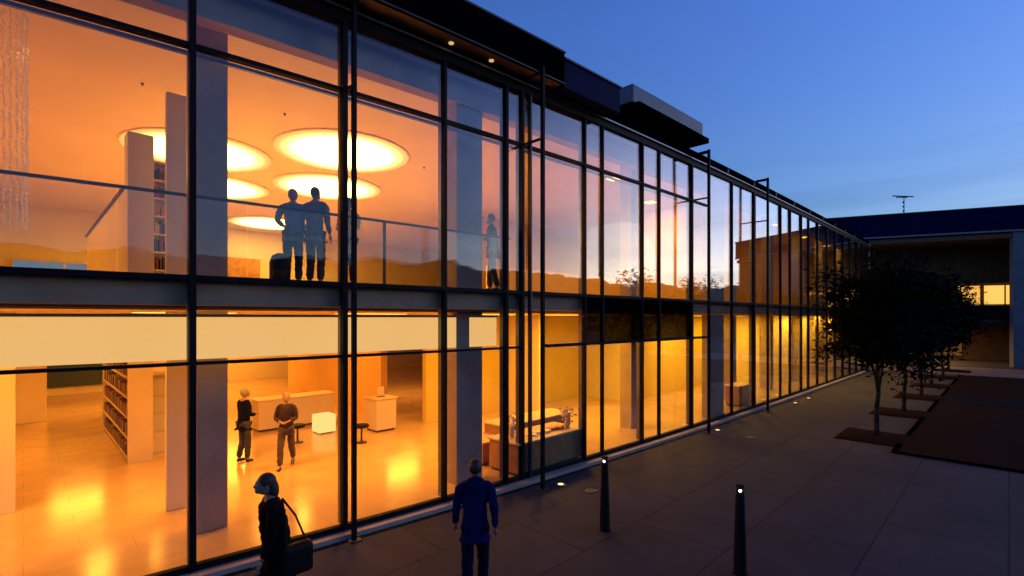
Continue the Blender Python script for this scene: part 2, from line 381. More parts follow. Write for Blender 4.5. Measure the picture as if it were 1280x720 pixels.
# upper floor rooms
part('wall', MB().box(13.0, 24, 17.5, 17.7, ZA + .03, H + .05), 'ochre')
part('wall', MB().box(24.1, 40.9, 12.5, 12.7, ZA + .03, H + .05), 'ochre')
part('wall', MB().box(11.2, 30, 12.4, 12.55, ZA + .03, ZA + 1.25), 'ochre')
for s_ in (20, 25, 30.5, 36): part('wall', MB().box(s_, s_ + .22, 9.6, 12.4, ZA + .03, H + .05), 'ochre')
part('wall', MB().box(3.4, 9.0, 28.2, 28.4, ZA + .03, ZA + 2.6), 'timber')

# columns just behind the glass: (image x0, x1 of the face, distance z)
def column(x0, x1, z, z0=0.0, z1=3.5, depth=.4, m='conc', name='column'):
    a = atz(x0, z); u = (x1 - 640) / FPX; zz = a[1] / (-AY*u + AX); b = (zz * (AX*u + AY), a[1])
    return part(name, MB().box(a[0], b[0], a[1], a[1] + depth, z0, z1), m, bevel=.012)
for x0, x1, z in ((246, 285, 7.7), (571, 603, 9.95)):
    column(x0, x1, z, 0, 3.5); column(x0, x1, z, ZA + .03, H + .05)
    a = atz(x0, z); u = (x1-640)/FPX; zz = a[1]/(-AY*u+AX); b = zz*(AX*u+AY)
    part('column', MB().box(a[0]+.001, b-.001, a[1]+.001, a[1] + .3, 3.44, ZA + .031), 'conc')
column(208, 234, 8.6, 0, 3.5, .12, 'plaster'); column(208, 234, 8.6, ZA + .03, 7.35, .12, 'plaster')  # pale posts modelling the near column's ghost reflection in the glass
column(888, 905, 16.6, 0, 3.5, .3); column(888, 905, 16.6, ZA + .03, H, .3)
for s_ in (13.2, 20.6, 25, 29.5, 34, 38.5):
    part('column', MB().box(s_, s_ + .4, F(s_) + 1.1, F(s_) + 1.5, 0, 3.5), 'conc'); part('column', MB().box(s_, s_ + .4, F(s_) + 1.1, F(s_) + 1.5, ZA + .03, H), 'conc')
part('column', MB().box(-1.0, -.10, 12.2, 12.6, 0, 3.5), 'plaster', bevel=.01)
part('column', MB().box(-.35, .55, 22.3, 22.7, 0, 3.5), 'plaster', bevel=.01)
part('column', MB().box(2.9, 3.4, 22, 22.5, 0, 3.5), 'plaster', bevel=.01)
# far door (ground) and high window
dr = part('door', MB().box(-.2, 3.4, TB - .12, TB - .01, 0.35, 2.95), mat('green_glass_door', (.03, .06, .035), .2))
MB().box(-.3, -.2, TB - .16, TB - .01, 0, 3.05).box(3.4, 3.5, TB - .16, TB - .01, 0, 3.05).box(-.2, 3.4, TB - .16, TB - .01, 2.95, 3.05).build('frame', M['timber'], dr)
wn = part('window', MB().box(-.3, 2.9, TB - .09, TB - .01, ZA + 1.3, ZA + 1.9), mat('dusk_window', (.05, .09, .13), .1, emis=(.25, .45, .7), estr=.25))
MB().box(-.38, 2.98, TB - .14, TB - .01, ZA + 1.9, ZA + 1.98).box(-.38, -.3, TB - .14, TB - .01, ZA + 1.3, ZA + 1.9).box(2.9, 2.98, TB - .14, TB - .01, ZA + 1.3, ZA + 1.9).box(1.25, 1.33, TB - .14, TB - .01, ZA + 1.3, ZA + 1.9).build('frame', M['white'], wn)

# balustrade behind the upper glass
bal = thing('balustrade', 'frameless glass balustrade with thin dark handrail along the upper floor edge', 'balustrade')
MB().sweep(S0, s652, .34, .38, ZA + 1.16, ZA + 1.20).build('handrail', M['steel2'], bal)
for i, (a, b) in enumerate(((S0, s_at(150)), (s_at(150)+.02, s_at(318)), (s_at(318)+.02, s_at(494)), (s_at(494)+.02, s652))):
    MB().sweep(a, b, .35, .365, ZA + .05, ZA + 1.16).build('glass_panel', M['rail'], bal)
for x in (494,):
    s_ = s_at(x); MB().box(s_ - .015, s_ + .015, F(s_) + .33, F(s_) + .39, ZA + .03, ZA + 1.16).build('post', M['steel2'], bal)

# ------------------------------------------------------------------ lamps in the building
dome_m = {}
def dome_mat(r):
    if r in dome_m: return dome_m[r]
    m = bpy.data.materials.new('dome_glow'); m.use_nodes = True; t = m.node_tree; t.nodes.clear()
    o = t.nodes.new('ShaderNodeOutputMaterial'); e = t.nodes.new('ShaderNodeEmission'); e.inputs[0].default_value = (1, .52, .10, 1)
    c = t.nodes.new('ShaderNodeTexCoord'); ln = t.nodes.new('ShaderNodeVectorMath'); ln.operation = 'LENGTH'
    mr = t.nodes.new('ShaderNodeMapRange'); mr.interpolation_type = 'SMOOTHERSTEP'
    mr.inputs['From Min'].default_value = r; mr.inputs['From Max'].default_value = r*.35; mr.inputs['To Min'].default_value = .75; mr.inputs['To Max'].default_value = 18
    t.links.new(c.outputs['Object'], ln.inputs[0]); t.links.new(ln.outputs['Value'], mr.inputs['Value']); t.links.new(mr.outputs['Result'], e.inputs[1]); t.links.new(e.outputs[0], o.inputs[0])
    dome_m[r] = m; return m
DM = [(6.65,13.7), (8.0,17.7), (3.66,16.6), (4.95,20.6), (8.9,26.5)]
lab = ['largest round ceiling light above the yellow coat person', 'round ceiling light directly behind the largest one', 'round ceiling light just right of the tall near column',
 'round ceiling light behind the one beside the near column', 'far round ceiling light low over the people on the balcony']
for i, (x, y) in enumerate(DM):
    r = 1.85 if y > 13 else 1.3
    if x > 23: r = .9
    t = thing('ceiling_light', lab[i] if i < len(lab) else 'round glowing ceiling light over the upper floor, farther along the building', 'ceiling light', (x, y, H + .06), 0, 'round glowing ceiling lights')
    MB().lathe((0,0,0), [(r, -.035), (r, -.002)], 48).build('diffuser', dome_mat(r), t)
    rg = MB(); n = 48; 
    for k in range(n):
        a, b = 2*math.pi*k/n, 2*math.pi*(k+1)/n
        for q0, q1, z0, z1 in ((r+.002, r+.05, -.036, -.0),):
            v = [(q*math.cos(an), q*math.sin(an), zz) for an in (a, b) for q in (q0, q1) for zz in (z0, z1)]
            rg.add(v, [(0,1,3,2), (4,6,7,5), (0,4,5,1), (2,3,7,6), (0,2,6,4), (1,5,7,3)])
    rg.build('rim', M['ceil'], t)
def lum(x, y, z, sx, sy, power, col, label):
    t = thing('ceiling_lamp', label, 'ceiling lamp', (x, y, z), 0, 'recessed ceiling lamps')
    MB().box(-sx/2 - .03, sx/2 + .03, -sy/2 - .03, sy/2 + .03, -.012, .0).build('housing', M['white'], t)
    MB().box(-sx/2, sx/2, -sy/2, sy/2, -.02, -.0125).build('diffuser', emat('lamp_glow', col, 3), t)
    ld = bpy.data.lights.new('lamp_light', 'AREA'); ld.shape = 'RECTANGLE'; ld.size = sx; ld.size_y = sy; ld.energy = power; ld.color = col
    lo = bpy.data.objects.new('lamp_light', ld); COL.objects.link(lo); lo.parent = t; lo.location = (0, 0, -.03)
for (x, y) in [(-2, 11), (2.2, 11), (5.8, 10.5), (-2, 17), (2.0, 17.5), (6.2, 17), (1.5, 24), (6.3, 24), (9.5, 10), (12, 19), (7.4, 27.3)]:  # last two added to brighten the dark rooms at the back
    lum(x, y, 3.5, 1.6, .5, 120, WARM, 'flat lamp in the ground floor ceiling of the orange hall')
for (x, y) in [(-2.4, 13), (-2.4, 18)]:  # out-of-view lamps added to raise the upper floor's brightness
    lum(x, y, H + .055, .5, .5, 90, WARM, 'added flat lamp out of view, brightening the upper floor past the bead chandelier')
for (x, y) in [(14.5, 9.6), (18.5, 10.5), (23, 9.6), (27.5, 8.6), (33, 8.6), (38, 8.6)]:
    lum(x, y, H + .055, .4, .4, 65, YEL, 'small flat lamp in the upper ceiling of the far rooms')
for (x, y) in [(12.0, 9.8), (15.5, 9.3), (20.5, 9.2), (24, 9.2), (28, 8.2), (31, 8.2), (34, 8.2), (37.5, 8.2)]:
    lum(x, y, 3.5, 1.4, .4, 110 if x < 19 else 130, YEL, 'flat lamp in the ground floor ceiling of the yellow rooms')

# ------------------------------------------------------------------ furniture indoors
def bookshelf(name, label, x0, x1, y0, y1, z0, z1, nsh=6):
    t = thing(name, label, 'bookshelf', (x0, y0, z0)); wdt = x1 - x0; ln = y1 - y0; h = z1 - z0
    MB().box(0, wdt, 0, .06, 0, h).build('side_panel', M['white'], t); MB().box(0, wdt, ln - .06, ln, 0, h).build('side_panel', M['white'], t)
    MB().box(wdt*.45, wdt*.55, .06, ln - .06, 0, h).build('back_panel', M['plaster'], t)
    for k in range(nsh):
        z = .08 + (h - .12) * k / (nsh - 1); MB().box(.01, wdt - .01, .06, ln - .06, z - .02, z + .02).build('shelf', M['white'], t)
    bc = [mat('book_cloth', c, .7) for c in ((.22,.05,.03), (.05,.07,.12), (.4,.3,.15), (.12,.10,.06))]
    for q in range(4):
        mb = MB(); rnd = random.Random(q)
        for k in range(nsh - 1):
            z = .10 + (h - .12) * k / (nsh - 1); y = .1 + q * .05
            while y < ln - .15:
                bw = rnd.uniform(.02, .05)
                if rnd.random() < .62 and int(y*9 + k) % 4 == q: mb.box(.03, wdt*.42, y, y + bw, z + .001, z + rnd.uniform(.2, .3)); mb.box(wdt*.58, wdt-.03, y, y + bw, z + .001, z + rnd.uniform(.2, .3))
                y += bw + .003
        b = mb.build('books', bc[q], t)
    return t
bookshelf('bookshelf', 'white double bookshelf full of books, end on, in the ground floor hall', 1.72, 2.2, 14.4, 19.5, 0, 3.45, 8)
part('column', MB().box(1.30, 1.68, 10.9, 11.3, ZA + .03, ZA + 2.75), 'plaster', bevel=.01)
part('partition', MB().box(1.32, 1.46, 11.302, 19, ZA + .03, ZA + 1.82), 'plaster')
part('partition_rail', MB().box(1.28, 1.50, 11.302, 19.02, ZA + 1.825, ZA + 1.87), 'steel2')
bs = bookshelf('bookshelf', 'tall upper floor bookshelf just left of the near column', -.25, .25, 0, 1.03, 0, 2.9, 8)
bs.location = (2.95, 13.2, ZA + .03); bs.rotation_euler.z = R(90)
def counter(label, x, y, w_, d_, h_, body='white', top='white', name='counter', rz=0):
    t = thing(name, label, name.replace('_', ' '), (x, y, 0), rz)
    MB().box(-w_/2 + .04, w_/2 - .04, -d_/2 + .04, d_/2 - .04, 0.06, h_ - .04).build('body', M[body], t, bevel=.01)
    MB().box(-w_/2, w_/2, -d_/2, d_/2, h_ - .04, h_).build('top', M[top], t, bevel=.008)
    MB().box(-w_/2 + .08, w_/2 - .08, -d_/2 + .08, d_/2 - .08, 0, .06).build('base', M['steel2'], t)
    return t
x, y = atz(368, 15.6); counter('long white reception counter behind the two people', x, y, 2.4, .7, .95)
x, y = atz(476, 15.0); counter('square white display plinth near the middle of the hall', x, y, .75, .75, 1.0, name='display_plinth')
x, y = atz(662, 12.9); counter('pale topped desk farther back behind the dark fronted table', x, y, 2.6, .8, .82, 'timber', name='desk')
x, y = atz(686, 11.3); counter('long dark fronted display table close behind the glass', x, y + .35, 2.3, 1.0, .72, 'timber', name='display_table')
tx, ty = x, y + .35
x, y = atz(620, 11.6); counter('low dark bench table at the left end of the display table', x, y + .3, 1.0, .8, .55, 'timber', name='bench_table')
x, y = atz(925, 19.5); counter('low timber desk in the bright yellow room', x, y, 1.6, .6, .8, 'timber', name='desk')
# glowing cube lamp
x, y = atz(396, 15.0); t = thing('cube_lamp', 'glowing white cube lamp on the floor beside the reception counter', 'lamp', (x, y - .5, 0))
MB().box(-.25, .25, -.25, .25, .04, .54).build('shade', emat('cube_glow', (1, .55, .17), .95), t); MB().box(-.2, .2, -.2, .2, 0, .04).build('base', M['steel2'], t)
x, y = atz(198, 12.6); t = thing('display_cabinet', 'glass fronted display cabinet right of the ground floor bookshelf', 'cabinet', (x, y, 0))
MB().box(-.3, .3, -.2, .2, 0, .5).build('base', M['white'], t, bevel=.01)
MB().box(-.3, .3, -.2, .2, 1.95, 2.02).build('top', M['white'], t)
MB().box(-.29, .29, .17, .19, .5, 1.95).build('back', M['plaster'], t)
for z in (.95, 1.4): MB().box(-.28, .28, -.18, .168, z, z + .015).build('shelf', M['rail'], t)
MB().box(-.3, .3, -.2, -.19, .5, 1.95).build('glass_front', M['rail'], t)
for i, (px, z, lb) in enumerate(((372, 13.4, 'dark round stool right of the two people in the hall'), (452, 13.4, 'dark round stool left of the white display plinth'))):
    x, y = atz(px, z); t = thing('stool', lb, 'stool', (x, y, 0), 0, 'round stools in the hall')
    MB().lathe((0,0,.42), [(.18, 0), (.2, .02), (.2, .06), (.17, .08)], 20).build('seat', M['black'], t); MB().lathe((0,0,0), [(.15, 0), (.14, .02), (.025, .03), (.025, .42)], 16).build('pedestal', M['steel2'], t)
for i, (px, py, lb) in enumerate(((178, 104, 'small sprinkler head left of the near column on the upper ceiling'), (356, 142, 'small sprinkler head above the largest round ceiling light'), (530, 209, 'small sprinkler head right of the round ceiling lights'))):
    z = FPX * (H + .06 - EYE) / (HOR - py); x, y = atz(px, z); t = thing('sprinkler', lb, 'sprinkler', (x, y, H + .06), 0, 'sprinklers on the upper ceiling')
    MB().lathe((0,0,0), [(.018, -.05), (.018, -.038), (.008, -.034), (.008, -.015), (.032, -.012), (.032, 0)], 14).build('head', M['steel2'], t)
x, y = atz(476, 15.0); t = thing('leaflet_stand', 'small dark leaflet holder on top of the white display plinth', 'leaflet holder', (x, y, 1.0))
MB().box(-.12, .12, -.03, .03, 0, .02).build('foot', M['steel2'], t); MB().box(-.11, .11, -.005, .005, .02, .30).build('board', M['white'], t)
# vases of flowers on display table
for i, (dx, dy, lb) in enumerate(((.85, -.2, 'flower arrangement on the right end of the display table'), (-.75, .1, 'flower arrangement on the left end of the display table'))):
    t = thing('flower_vase', lb, 'flower vase', (tx + dx, ty + dy, .72)); MB().lathe((0,0,0), [(.05,0),(.08,.08),(.05,.2),(.06,.24)], 14).build('vase', M['white'], t, smooth=True)
    mb = MB(); rr = random.Random(i)
    for k in range(46):
        c = Vector((rr.gauss(0,.1), rr.gauss(0,.1), .38 + rr.gauss(0,.07))); mb.ball(c, rr.uniform(.014,.032), 6, 4)
    for k in range(9): mb.bar((0,0,.2), (rr.gauss(0,.08), rr.gauss(0,.08), .38), .004, 4)
    mb.build('flowers', mat('petals', (.8, .62, .45), .6, nscale=20, namp=.3), t)
for k in range(5):
    t = MB().box(-.12, .12, -.09, .09, 0, .03 + .012*k).build('book', mat('book_cover', random.choice([(.7,.65,.55),(.5,.15,.08),(.12,.1,.1)]), .5), None, (tx - .35 + k*.24, ty - .15 + .07*(k % 2), .72), bevel=.003)
    t.rotation_euler.z = random.uniform(-.6, .6)
    tag(t, ['book lying next to the left flower arrangement', 'second book from the left flower arrangement', 'middle book of the five lying on the display table', 'second book from the right flower arrangement', 'book lying next to the right flower arrangement'][k], 'book', 'books on the display table')
# hanging bead curtain at far left of the upper floor
t = thing('bead_chandelier', 'tall hanging chandelier of glass bead strings at the far left', 'chandelier', (*atz(13, 6.9), H + .05))
bd = mat('glass_bead', (.9, .75, .55), .08, spec=1, emis=(1, .6, .25), estr=.06)
MB().lathe((0,0,0), [(.22, -.06), (.22, 0)], 24).build('ceiling_plate', M['alu'], t)
for q in range(16):
    a = 2*math.pi*q/16; cx, cy2 = .17*math.cos(a), .17*math.sin(a); mb = MB().bar((cx, cy2, -3.6), (cx, cy2, -.06), .003, 4)
    for k in range(56):
        if (k*7 + q*3) % 4 == 0: continue
        zz = -.15 - k*.062; mb.ball((cx + .008*math.sin(k), cy2, zz), (.012, .012, .02), 6, 4)
        if (k + q) % 3 == 0: mb.bar((cx, cy2, zz), (cx + .06*math.cos(a + 1), cy2 + .06*math.sin(a + 1), zz - .07), .006, 4, .002)
    mb.build('bead_string', bd, t)

# ------------------------------------------------------------------ people
def skin_mesh(chains, voxel=.016, extra=None, folds=0):
    me = bpy.data.meshes.new('tmp'); vs = []; es = []; rad = []; roots = []
    for ch in chains:
        n = len(vs); roots.append(n)
        for i, (p, r) in enumerate(ch['v']): vs.append(p); rad.append(r if hasattr(r, '__len__') else (r, r))
        es += [(a + n, b + n) for a, b in ch['e']]
    me.from_pydata(vs, es, []); o = bpy.data.objects.new('tmp', me); COL.objects.link(o)
    o.modifiers.new('s', 'SKIN'); ly = me.skin_vertices[0].data
    for i, r in enumerate(rad): ly[i].radius = r; ly[i].use_root = i in roots
    sb = o.modifiers.new('u', 'SUBSURF'); sb.levels = 2; sb.render_levels = 2
    dg = bpy.context.evaluated_depsgraph_get(); dg.update()
    m2 = bpy.data.meshes.new_from_object(o.evaluated_get(dg)); bpy.data.objects.remove(o)
    if extra:
        e = extra.mesh('x'); bm = bmesh.new(); bm.from_mesh(m2); bm.from_mesh(e); bm.to_mesh(m2); bm.free()
    o = bpy.data.objects.new('tmp', m2); COL.objects.link(o)
    r = o.modifiers.new('r', 'REMESH'); r.mode = 'VOXEL'; r.voxel_size = voxel
    s_ = o.modifiers.new('c', 'SMOOTH'); s_.iterations = 2; s_.factor = .5
    dg = bpy.context.evaluated_depsgraph_get(); dg.update()
    m3 = bpy.data.meshes.new_from_object(o.evaluated_get(dg)); bpy.data.objects.remove(o)
    if folds:
        for v in m3.vertices:
            c = v.co; q = noise.noise(Vector((c.x*9, c.y*9, c.z*16 + 5*c.x))) + .6*noise.noise(Vector((c.x*22, c.y*22, c.z*34)))
            v.co = c + v.normal * q * folds
    for p in m3.polygons: p.use_smooth = True
    return m3
def addmesh(name, me, m, parent):
    me.materials.clear(); me.materials.append(m); o = bpy.data.objects.new(name, me); COL.objects.link(o); o.parent = parent; return o
def arm(sd, sh, el, wr):
    return [(sh, .052), (el, .040), (wr, .027)]
def person(label, loc, rz, top, bottom, height=1.74, stride=.0, arms='down', coat=0.0, lean=0.0, hair='hair', headturn=0.0, woman=False, voxel=.016, hands=True, longhair=False, hood=False):
    """faces +Y before rotation"""
    t = thing('person', label, 'person', loc, rz); k = height / 1.74
    ln = lambda z: lean * max(0, z - .9)
    P = lambda x, y, z: (x*k, (y + ln(z))*k, z*k)
    sw = .17 if woman else .19
    st = stride
    legs = {}
    for sd in (-1, 1):
        f = st * sd
        legs[sd] = dict(hip=P(sd*.09, 0, .90), knee=P(sd*.095, f*.55 + .03, .50 + abs(f)*.02), ank=P(sd*.10, f - (.05 if f < 0 else 0), .09 + (.05 if f < -.1 else 0)), toe=P(sd*.115, f + .14, .035))
    if arms == 'down': A = {sd: (P(sd*(sw+.05), -.03 + sd*st*-.3, 1.14), P(sd*(sw+.06), .05 - sd*st*.5, .90)) for sd in (-1, 1)}
    elif arms == 'front': A = {sd: (P(sd*(sw+.06), .02, 1.15), P(sd*.09, .23, 1.12)) for sd in (-1, 1)}
    elif arms == 'rail': A = {sd: (P(sd*(sw+.09), .06, 1.18), P(sd*.17, .30, 1.10)) for sd in (-1, 1)}
    elif arms == 'hips': A = {sd: (P(sd*(sw+.17), -.06, 1.17), P(sd*.15, .08, 1.02)) for sd in (-1, 1)}
    elif arms == 'one': A = {1: (P(sw+.05, .02, 1.15), P(.10, .25, 1.24)), -1: (P(-sw-.06, -.02, 1.14), P(-sw-.07, .05, .90))}
    # body
    ch = []
    v = [(P(0,0,.95), (.125*k,.10*k)), (P(0,.0,1.15), (.11*k,.085*k)), (P(0,0,1.34), (.135*k,.095*k)), (P(0,-.01,1.45), (.07*k,.06*k)), (P(0,.0,1.54), (.048*k,.048*k))]
    e = [(0,1),(1,2),(2,3),(3,4)]
    for sd in (-1, 1):
        n = len(v); L_ = legs[sd]
        v += [(L_['hip'], .085*k), (L_['knee'], .052*k), (L_['ank'], .036*k), (L_['toe'], .030*k)]; e += [(0,n),(n,n+1),(n+1,n+2),(n+2,n+3)]
        n = len(v); v += [(P(sd*sw,0,1.42), .052*k), (A[sd][0], .038*k), (A[sd][1], .026*k)]; e += [(3,n),(n,n+1),(n+1,n+2)]
    ch.append(dict(v=v, e=e))
    ex = MB(); hc = P(0, .025, 1.635); ex.ball(hc, (.073*k, .092*k, .112*k), 20, 14)
    ex.ball(P(0, .10, 1.585), (.045*k, .035*k, .04*k), 12, 8)          # jaw
    ex.bar(P(0, .105, 1.655), P(0, .135, 1.617), .012*k, 8, .017*k)   # nose
    ex.bar(P(-.035, .103, 1.668), P(.035, .103, 1.668), .012*k, 6)     # brow
    ex.bar(P(-.022, .122, 1.578), P(.022, .122, 1.578), .008*k, 6)     # lips
    for sd in (-1, 1): ex.ball(P(sd*.076, .01, 1.63), (.010*k, .02*k, .03*k), 8, 6)
    # hands
    for sd in (-1, 1):
        el, wr = Vector(A[sd][0]), Vector(A[sd][1]); d = (wr - el).normalized(); side = Vector((0, 1, 0)); side = (side - d*side.dot(d)).normalized()
        if abs(d.y) > .7: side = Vector((1,0,0)) * -sd; side = (side - d*side.dot(d)).normalized()
        nrm = d.cross(side).normalized() * -sd
        pc = wr + d*.055*k; q = 6
        ch.append(dict(v=[(tuple(wr), (.022*k,.022*k)), (tuple(pc), (.036*k,.018*k)), (tuple(wr + d*.085*k), (.034*k,.016*k))], e=[(0,1),(1,2)]))
        for fi in range(4):
            b0 = wr + d*.08*k + side*(.027 - .018*fi)*k; l = (.030,.034,.031,.024)[fi]*k
            p1 = b0 + d*l; p2 = p1 + (d*.85 + nrm*.5).normalized()*l*.85; p3 = p2 + (d*.5 + nrm*.85).normalized()*l*.6
            ch.append(dict(v=[(tuple(b0), .0085*k), (tuple(p1), .008*k), (tuple(p2), .0075*k), (tuple(p3), .006*k)], e=[(0,1),(1,2),(2,3)]))
        b0 = wr + d*.03*k + side*.025*k; p1 = b0 + (d*.6 + side*.8).normalized()*.035*k; p2 = p1 + (d*.9 + side*.3).normalized()*.028*k
        ch.append(dict(v=[(tuple(b0), .012*k), (tuple(p1), .010*k), (tuple(p2), .008*k)], e=[(0,1),(1,2)]))
    addmesh('body', skin_mesh(ch, min(voxel, .009), ex), M['skin'], t)
    for sd in (-1, 1): MB().ball(P(sd*.030, .108, 1.648), .011*k, 8, 6).build('eye', M['white'], t)
    # jacket or shirt
    c = coat
    if hood:
        hd = MB(); hd.ball(P(0, -.085, 1.49), (.12*k, .085*k, .085*k), 16, 10); addmesh('hood', skin_mesh([dict(v=[(P(0,-.06,1.42), .06*k), (P(0,-.09,1.48), .06*k)], e=[(0,1)])], .014, hd, .01), top, t)
    v = [(P(0,-.005,.90), (.155*k+c*.3,.125*k+c*.3)), (P(0,-.0,1.12), (.145*k+c*.2,.115*k+c*.3)), (P(0,0,1.33), (.165*k,.125*k+c*.2)), (P(0,-.01,1.455), (.085*k,.075*k))]
    e = [(0,1),(1,2),(2,3)]
    if c > 0: v += [(P(0,-.01,.62 if c > .06 else .80), (.17*k+c*.5,.14*k+c*.4))]; e += [(0,4)]
    for sd in (-1, 1):
        n = len(v); wr = Vector(A[sd][1]); el = Vector(A[sd][0]); cuff = el.lerp(wr, .9)
        v += [(P(sd*sw,0,1.415), .070*k), (tuple(el), .057*k), (tuple(cuff), .043*k)]; e += [(3,n),(n,n+1),(n+1,n+2)]
    addmesh('jacket' if c else 'shirt', skin_mesh([dict(v=v, e=e)], voxel, None, .014), top, t)
    v = [(P(0,0,.95), (.14*k,.115*k))]; e = []
    for sd in (-1, 1):
        n = len(v); L_ = legs[sd]; a = Vector(L_['ank'])
        v += [(L_['hip'], .098*k), (L_['knee'], .080*k), (tuple(a + Vector((0,0,.0))), .066*k)]; e += [(0,n),(n,n+1),(n+1,n+2)]
    addmesh('trousers', skin_mesh([dict(v=v, e=e)], voxel, None, .012), bottom, t)
    for sd in (-1, 1):
        L_ = legs[sd]; a = Vector(L_['ank']); o = skin_mesh([dict(v=[(tuple(a + Vector((0,-.05,-.045))*k), .045*k), (tuple(a + Vector((0,.04,-.04))*k), .048*k), (L_['toe'], (.046*k,.032*k))], e=[(0,1),(1,2)])], .012)
        addmesh('shoe', o, M['black'], t)
    hm = MB(); hm.ball(P(0, .0, 1.665), (.086*k, .098*k, .098*k), 18, 12)
    if longhair: hm.ball(P(0, -.05, 1.56), (.075*k, .06*k, .12*k), 14, 10)
    hme = skin_mesh([dict(v=[(P(0,-.03,1.66), .05*k), (P(0,-.06,1.60), .05*k)], e=[(0,1)])], .012, hm)
    ho = addmesh('hair', hme, M[hair], t)
    return t
blue = mat('blue_shirt', (.10, .14, .26), .8, nscale=12, namp=.15); grey = mat('slate_shirt', (.11, .13, .21), .8, nscale=12, namp=.15)
dark = mat('dark_trousers', (.03, .028, .035), .85, nscale=12, namp=.2); khaki = mat('brown_trousers', (.07, .045, .03), .85)
yel = mat('yellow_coat', (.85, .55, .02), .7, nscale=8, namp=.1); blk = mat('black_jacket', (.005, .0045, .006), .9, spec=.08, nscale=10, namp=.2)
red = mat('maroon_jacket', (.03, .008, .008), .8, nscale=10, namp=.2); cobalt = mat('cobalt_jacket', (.003, .009, .075), .9, spec=.08, nscale=6, namp=.2)
def face(px_from, deg): return R(deg)
def ploc(px, z, h): x, y = atz(px, z); return (x, y, h)
U = ZA + .032
# camera looks along azimuth 45 deg; a figure facing +Y with rz=-45 deg shows its back
person('person in light blue shirt on the balcony, left of the pair seen from behind', ploc(366, 8.75, U), R(-30), blue, dark, 1.70, 0, 'rail', .02, 0, 'ghair')
person('person in slate blue shirt on the balcony, right of the pair seen from behind', ploc(394, 8.85, U), R(-50), grey, dark, 1.76, 0, 'down', .02, 0, 'hair')
person('person in long yellow coat on the balcony between the two close mullions', ploc(436, 9.4, U), R(120), yel, dark, 1.70, 0, 'front', .09, 0, 'hair', woman=True)
person('person in dark clothes on the balcony right of the second concrete column', ploc(616, 10.9, U), R(40), blk, dark, 1.72, .08, 'one', .05, .05, 'hair')
person('grey haired person in black jacket standing in the ground floor hall', ploc(305, 11.6, 0), R(-80), blk, dark, 1.72, .03, 'front', .05, 0, 'ghair')
person('person in maroon jacket with brown trousers walking in the ground floor hall', ploc(358, 11.2, 0), R(150), red, khaki, 1.68, .24, 'front', .05, 0, 'ghair', woman=True)
p1 = person('person in black coat walking past the glass with a shoulder bag', ploc(347, 5.55, GZ), R(78), blk, blk, 1.76, .28, 'down', .14, .14, 'hair', voxel=.014, longhair=True)
person('person in bright blue hooded jacket outside on the paving', ploc(594, 6.1, GZ), R(-42), cobalt, mat('navy_trousers', (.005, .007, .025), .9, spec=.08), 1.74, .16, 'down', .06, .0, 'hair', voxel=.014, hood=True)
# bag of the near walker
bx, by, bz = ploc(371, 5.5, GZ); wx, wy, wz = ploc(347, 5.55, GZ)
t = thing('shoulder_bag', 'black shoulder bag carried by the near walker in black', 'bag', (bx, by, bz + .66), 0)
mb = MB().box(-.17, .17, -.08, .08, 0, .34).build('bag_body', M['black'], t, bevel=.05)
sh = Vector((wx - bx + .05, wy - by, .80)); q0, q1 = Vector((-.13, -.04, .32)), Vector((.12, .04, .32))
MB().bar(q0, q0.lerp(sh, .55) + Vector((.0, -.05, .0)), .012, 8).bar(q0.lerp(sh, .55) + Vector((.0, -.05, .0)), sh, .012, 8).build('strap', M['black'], t)
MB().bar(q1, q1.lerp(sh, .55) + Vector((.04, .03, 0)), .012, 8).bar(q1.lerp(sh, .55) + Vector((.04, .03, 0)), sh, .012, 8).build('strap', M['black'], t)
# stroller-like dark rucksack beside the balcony pair
t = thing('rucksack', 'dark rucksack standing on the balcony left of the pair', 'rucksack', ploc(350, 8.55, U), R(-30))
MB().lathe((0,0,0), [(.15, 0), (.17, .05), (.17, .38), (.13, .50), (.04, .55)], 16).build('bag_body', M['black'], t, smooth=True)
MB().lathe((0,-.14,.06), [(.09, 0), (.10, .04), (.09, .2)], 12).build('pocket', M['black'], t, smooth=True)

# ------------------------------------------------------------------ outdoors
def bollard(px, py, label, aim):
    x, y = ground(px, py); t = thing('bollard_light', label, 'bollard', (x, y, GZ), aim, 'bollard lights')
    MB().lathe((0,0,0), [(.11, 0), (.11, .012), (.085, .016), (.08, .3), (.058, 1.08), (.056, 1.10)], 28).build('post', M['black'], t, smooth=False)
    MB().lathe((0,0,0), [(.056, 1.185), (.060, 1.19), (.058, 1.21), (.03, 1.22)], 28).build('cap', M['black'], t)
    MB().lathe((0,0,0), [(.046, 1.10), (.046, 1.185)], 20).build('core', M['black'], t)
    MB().ball((.040, 0, 1.142), (.016, .019, .019), 12, 8).build('lamp', emat('bollard_glow', (1, .78, .42), 8), t)
bollard(756, 662, 'black tapered bollard light nearer the glass front', R(200))
bollard(925, 716, 'black tapered bollard light nearest the camera, cut by the lower edge', R(205))
for i, (px, py, on, lb) in enumerate([(701, 606, 1, 'small lit ground lamp left of the nearer bollard'), (739, 614, 0, 'dim ground lamp just left of the bollard nearer the glass'), (897, 538, 1, 'lit ground lamp beside the fin halfway along'),
        (938, 547, 0, 'dim ground lamp right of the lamp beside the fin'), (994, 504, 1, 'lit ground lamp far along the glass front'), (1011, 498, 1, 'farthest lit ground lamp along the glass front')]):
    x, y = ground(px, py); t = thing('ground_lamp', lb, 'ground lamp', (x, y, GZ), 0, 'ground lamps along the glass front')
    MB().lathe((0,0,0), [(.13, 0), (.13, .012), (.10, .016)], 24).build('ring', M['steel2'], t)
    MB().lathe((0,0,0), [(.065, .0165), (.055, .022)], 20).build('lens', emat('ground_glow', (1, .62, .32), 1.1 if on else .05), t)

